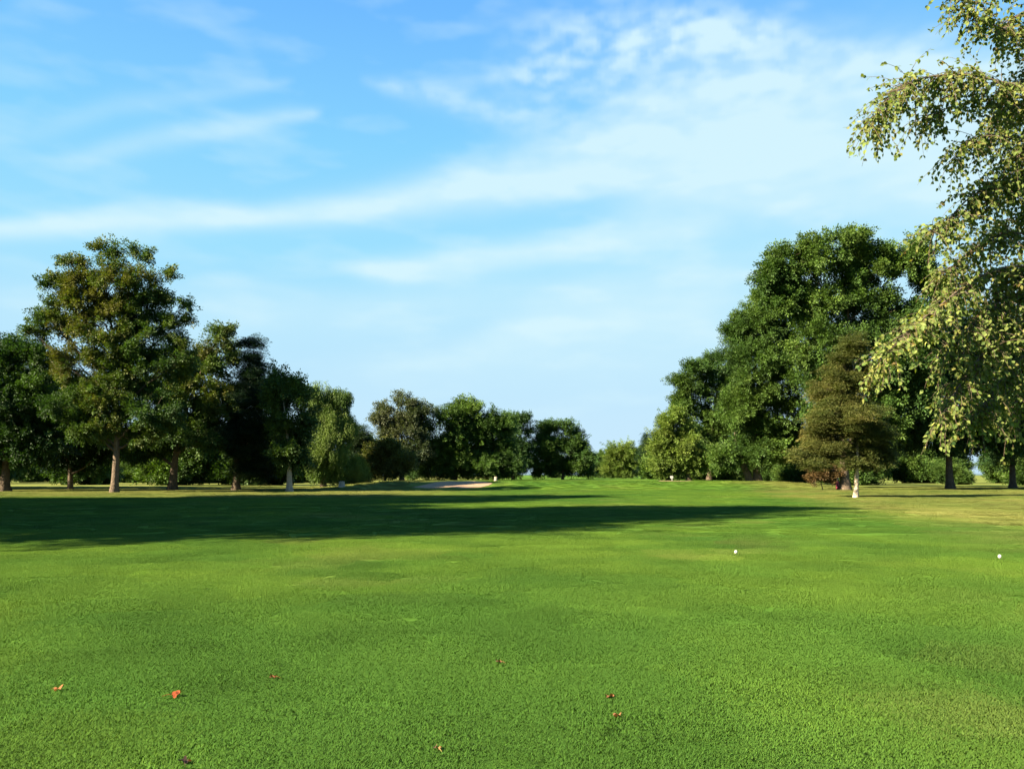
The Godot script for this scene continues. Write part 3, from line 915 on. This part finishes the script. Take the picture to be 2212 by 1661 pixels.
	for k in range(300, placed.size()):
		mm.set_instance_transform(k - 300, placed[k][0])
		mm.set_instance_color(k - 300, cols[pick.call(placed[k][1])] * rng.randf_range(.8, 1.2))
	var o := MultiMeshInstance3D.new()
	o.name = "foliage"
	o.multimesh = mm
	var fm := leafy(Color(1.0, 1.0, .55), .55)
	fm.metallic_specular = .25
	o.material_override = fm
	o.set_meta("kind", "stuff")
	t.add_child(o, true)
	print("birch leaves ", placed.size())

# ---------------------------------------------------------------- small things
func small_things() -> void:
	rng.seed = 99
	# two white tee markers
	var labels := ["white egg shaped tee marker alone on the smooth green fairway", "white egg shaped tee marker at the edge of the yellowed rough"]
	var spots := [[1590, 1197], [2160, 1207]]
	for k in 2:
		var p := on_ground(spots[k][0], spots[k][1])
		var t := thing("tee_marker", labels[k], "tee marker", p)
		t.scale = Vector3.ONE * .68
		var g := Geo.new()
		g.lathe([[.016, .03], [.036, .045], [.047, .07], [.048, .09], [.038, .115], [.018, .132], [.001, .137]], 18)
		part("head", g.done(), M.white, t)
		var s := Geo.new()
		s.lathe([[.008, -.06], [.009, .02], [.013, .034]], 10)
		part("spike", s.done(), plain(lin(.35, .35, .36), .35, .9), t)
	# fallen leaves, each flat on the grass with curled edges
	var fallen := [
		[378, 1505, .105, Color(.19, .045, .016), "orange red fallen leaf lying flat on the mown grass"],
		[590, 1466, .07, Color(.2, .07, .03), "small red brown fallen leaf beside pale clover"],
		[1077, 1432, .075, Color(.22, .1, .05), "curled brown fallen leaf alone in bright green grass"],
		[945, 1621, .06, Color(.34, .2, .08), "tan fallen leaf with curled rim on dark green grass"],
		[1318, 1508, .085, Color(.17, .07, .03), "rusty fallen leaf lying with a second rusty one, the more tattered"],
		[1335, 1550, .075, Color(.19, .085, .04), "rusty fallen leaf lying with a second rusty one, the smaller"],
		[398, 1650, .085, Color(.05, .028, .02), "nearly black rotted fallen leaf sunk in the grass"],
		[125, 1492, .08, Color(.2, .075, .03), "dull red fallen leaf in olive tinted grass"],
	]
	for f in fallen:
		var p := on_ground(f[0], f[1])
		var t := thing("fallen_leaf", f[4], "leaf", p + Vector3(0, .018, 0), rng.randf() * TAU)
		t.rotation.x = .25
		var g := Geo.new()
		var rim := []
		var mid := g.vert(Vector3(0, .002, 0), Vector3.UP)
		for k in 20:                                       # five lobes
			var a := TAU * k / 20.0
			var r: float = f[2] * .5 * .72 * (1.0 + .38 * cos(a * 5.0)) * (1.0 - .3 * max(0.0, -cos(a)))
			rim.append(g.vert(Vector3(cos(a) * r, .012 * sin(a * 3.0 + f[0]) + r * .25, sin(a) * r), (Vector3.UP - Vector3(cos(a), 0, sin(a)) * .3).normalized()))
		for k in 20: g.tri(mid, rim[k], rim[(k + 1) % 20])
		var mat := leafy(Color(.3, .2, .1), .7)
		mat.vertex_color_use_as_albedo = false
		mat.albedo_color = lin(f[3].r, f[3].g, f[3].b)
		part("blade", g.done(), mat, t)
		var s := Geo.new()
		s.tube([Vector3(0, .003, 0), Vector3(-f[2] * .5, .006, .004), Vector3(-f[2] * .85, -.004, .012)], [.0016, .0014, .0012], 5)
		part("stalk", s.done(), mat, t)
	# a cut stump and a paler stub by the long bunker
	for f in [[738, 1056, 92.0, .34, .62, "short pale cut stump in the shade beside the yellow willow bush"], [1071, 1046, 104.0, .2, .5, "weathered stub of a post behind the end of the long bunker"]]:
		var p := point_at(f[0], f[1], f[2])
		p.y = height(p.x, p.z)
		var t := thing("tree_stump", f[5], "stump", p)
		var g := Geo.new()
		g.lathe([[f[3] * 1.35, -.1], [f[3] * 1.1, .1], [f[3], f[4] * .5], [f[3] * .95, f[4]]], 14)
		part("bark", g.done(), M.bark_pale, t)
		var c := Geo.new()
		c.lathe([[f[3] * .95, f[4]], [f[3] * .5, f[4] + .015], [.001, f[4] + .02]], 14)
		part("cut_face", c.done(), plain(lin(.5, .4, .27), .9), t)
	var g: Geo
	# red golf bag beside the big trunk
	var bp := point_at(2094 * .864, 1050, 86.0)
	bp.y = height(bp.x, bp.z)
	var bag := thing("golf_bag", "dark red golf bag standing by the giant cottonwood trunk", "golf bag", bp)
	g = Geo.new(); g.lathe([[.001, 0.0], [.15, .0], [.17, .1], [.17, .5], [.15, .8], [.17, .9], [.15, .9]], 14); part("body", g.done(), plain(lin(.22, .02, .04), .6), bag)
	g = Geo.new(); g.box(Vector3(-.1, .12, .14), Vector3(.1, .5, .26), .04); part("pocket", g.done(), plain(lin(.16, .015, .03), .6), bag)
	for k in 5:
		var a := k * 1.3
		var q := Vector3(cos(a) * .08, .7, sin(a) * .08)
		g = Geo.new(); g.tube([q, q + Vector3(cos(a) * .03, .4 + .05 * (k % 3), sin(a) * .03)], [.008, .008], 6)
		g.box(q + Vector3(-.03, .4, -.05), q + Vector3(.05, .46, .05), .015)
		part("club", g.done(), plain(lin(.5, .5, .5), .3, .9), bag)
	# white board by the small bunker
	var wp := point_at(1452, 1046, 104.0)
	wp.y = height(wp.x, wp.z)
	var sign := thing("tee_sign", "small plain white board on a short post beside the small bunker", "sign", wp, .2)
	g = Geo.new(); g.box(Vector3(-.045, -.05, -.045), Vector3(.045, .55, .045), .01); part("post", g.done(), M.white, sign)
	g = Geo.new(); g.box(Vector3(-.3, .5, -.03), Vector3(.3, 1.0, .03), .012)
	var board := part("board", g.done(), M.white, sign)
	board.rotation.x = -.2
	sign.scale = Vector3.ONE * .62

# ---------------------------------------------------------------- the scene
func _ready() -> void:
	rng.seed = 20240917
	noise.seed = 3
	noise.frequency = .03
	noise.fractal_octaves = 3
	var cam := Camera3D.new()
	cam.name = "camera"
	add_child(cam)
	cam.position = Vector3(0, EYE, 0)
	cam.rotation.x = pitch
	cam.fov = FOV
	cam.far = 6000.0
	cam.current = true
	var env := Environment.new()
	env.background_mode = Environment.BG_SKY
	var sky := Sky.new()
	var pano := PanoramaSkyMaterial.new()
	pano.panorama = sky_panorama()
	sky.sky_material = pano
	env.sky = sky
	env.tonemap_mode = Environment.TONE_MAPPER_LINEAR
	env.tonemap_exposure = EXPOSURE
	env.sdfgi_enabled = true
	env.ssao_enabled = true
	env.ssil_enabled = true
	var we := WorldEnvironment.new()
	we.name = "world_environment"
	we.environment = env
	add_child(we)
	var sun := DirectionalLight3D.new()
	sun.name = "sun"
	add_child(sun)
	var travel := Vector3(.91, -.56, -.41).normalized()
	sun.look_at_from_position(Vector3.ZERO, travel, Vector3.UP)
	sun.light_energy = 1.6
	sun.light_color = Color(1.0, .93, .80)
	sun.light_angular_distance = .5
	sun.shadow_enabled = true
	print("sky done ", Time.get_ticks_msec())
	make_materials()
	ground()
	sand("sand_bunker", "long tan sand bunker in the face of the raised green", [[-10.9, -5.2, -89.8], [-10.6, -3.4, -90.4], [-10.1, -2.6, -91.4], [-9.4, -2.2, -93.0], [-8.4, -2.8, -94.6], [-7.2, -3.8, -95.8]])
	sand("sand_bunker_001", "small pinkish sand bunker at the foot of the sunlit mulberry", [[18.2, 21.4, -97.4], [17.6, 21.0, -98.6], [17.6, 20.0, -100.0], [18.0, 19.2, -101.0]])
	clump.broad = make_clump("broad", 46)
	clump.willow = make_clump("willow", 70)
	clump.needle = make_clump("needle", 80)
	print("ground done ", Time.get_ticks_msec())
	all_trees()
	far_and_beside()
	print("trees done ", Time.get_ticks_msec())
	lawn()
	print("lawn done ", Time.get_ticks_msec())
	birch()
	small_things()
	var n := 0
	for m in find_children("*", "MultiMeshInstance3D", true, false): n += m.multimesh.instance_count
	print("copies ", n, "  ms ", Time.get_ticks_msec())
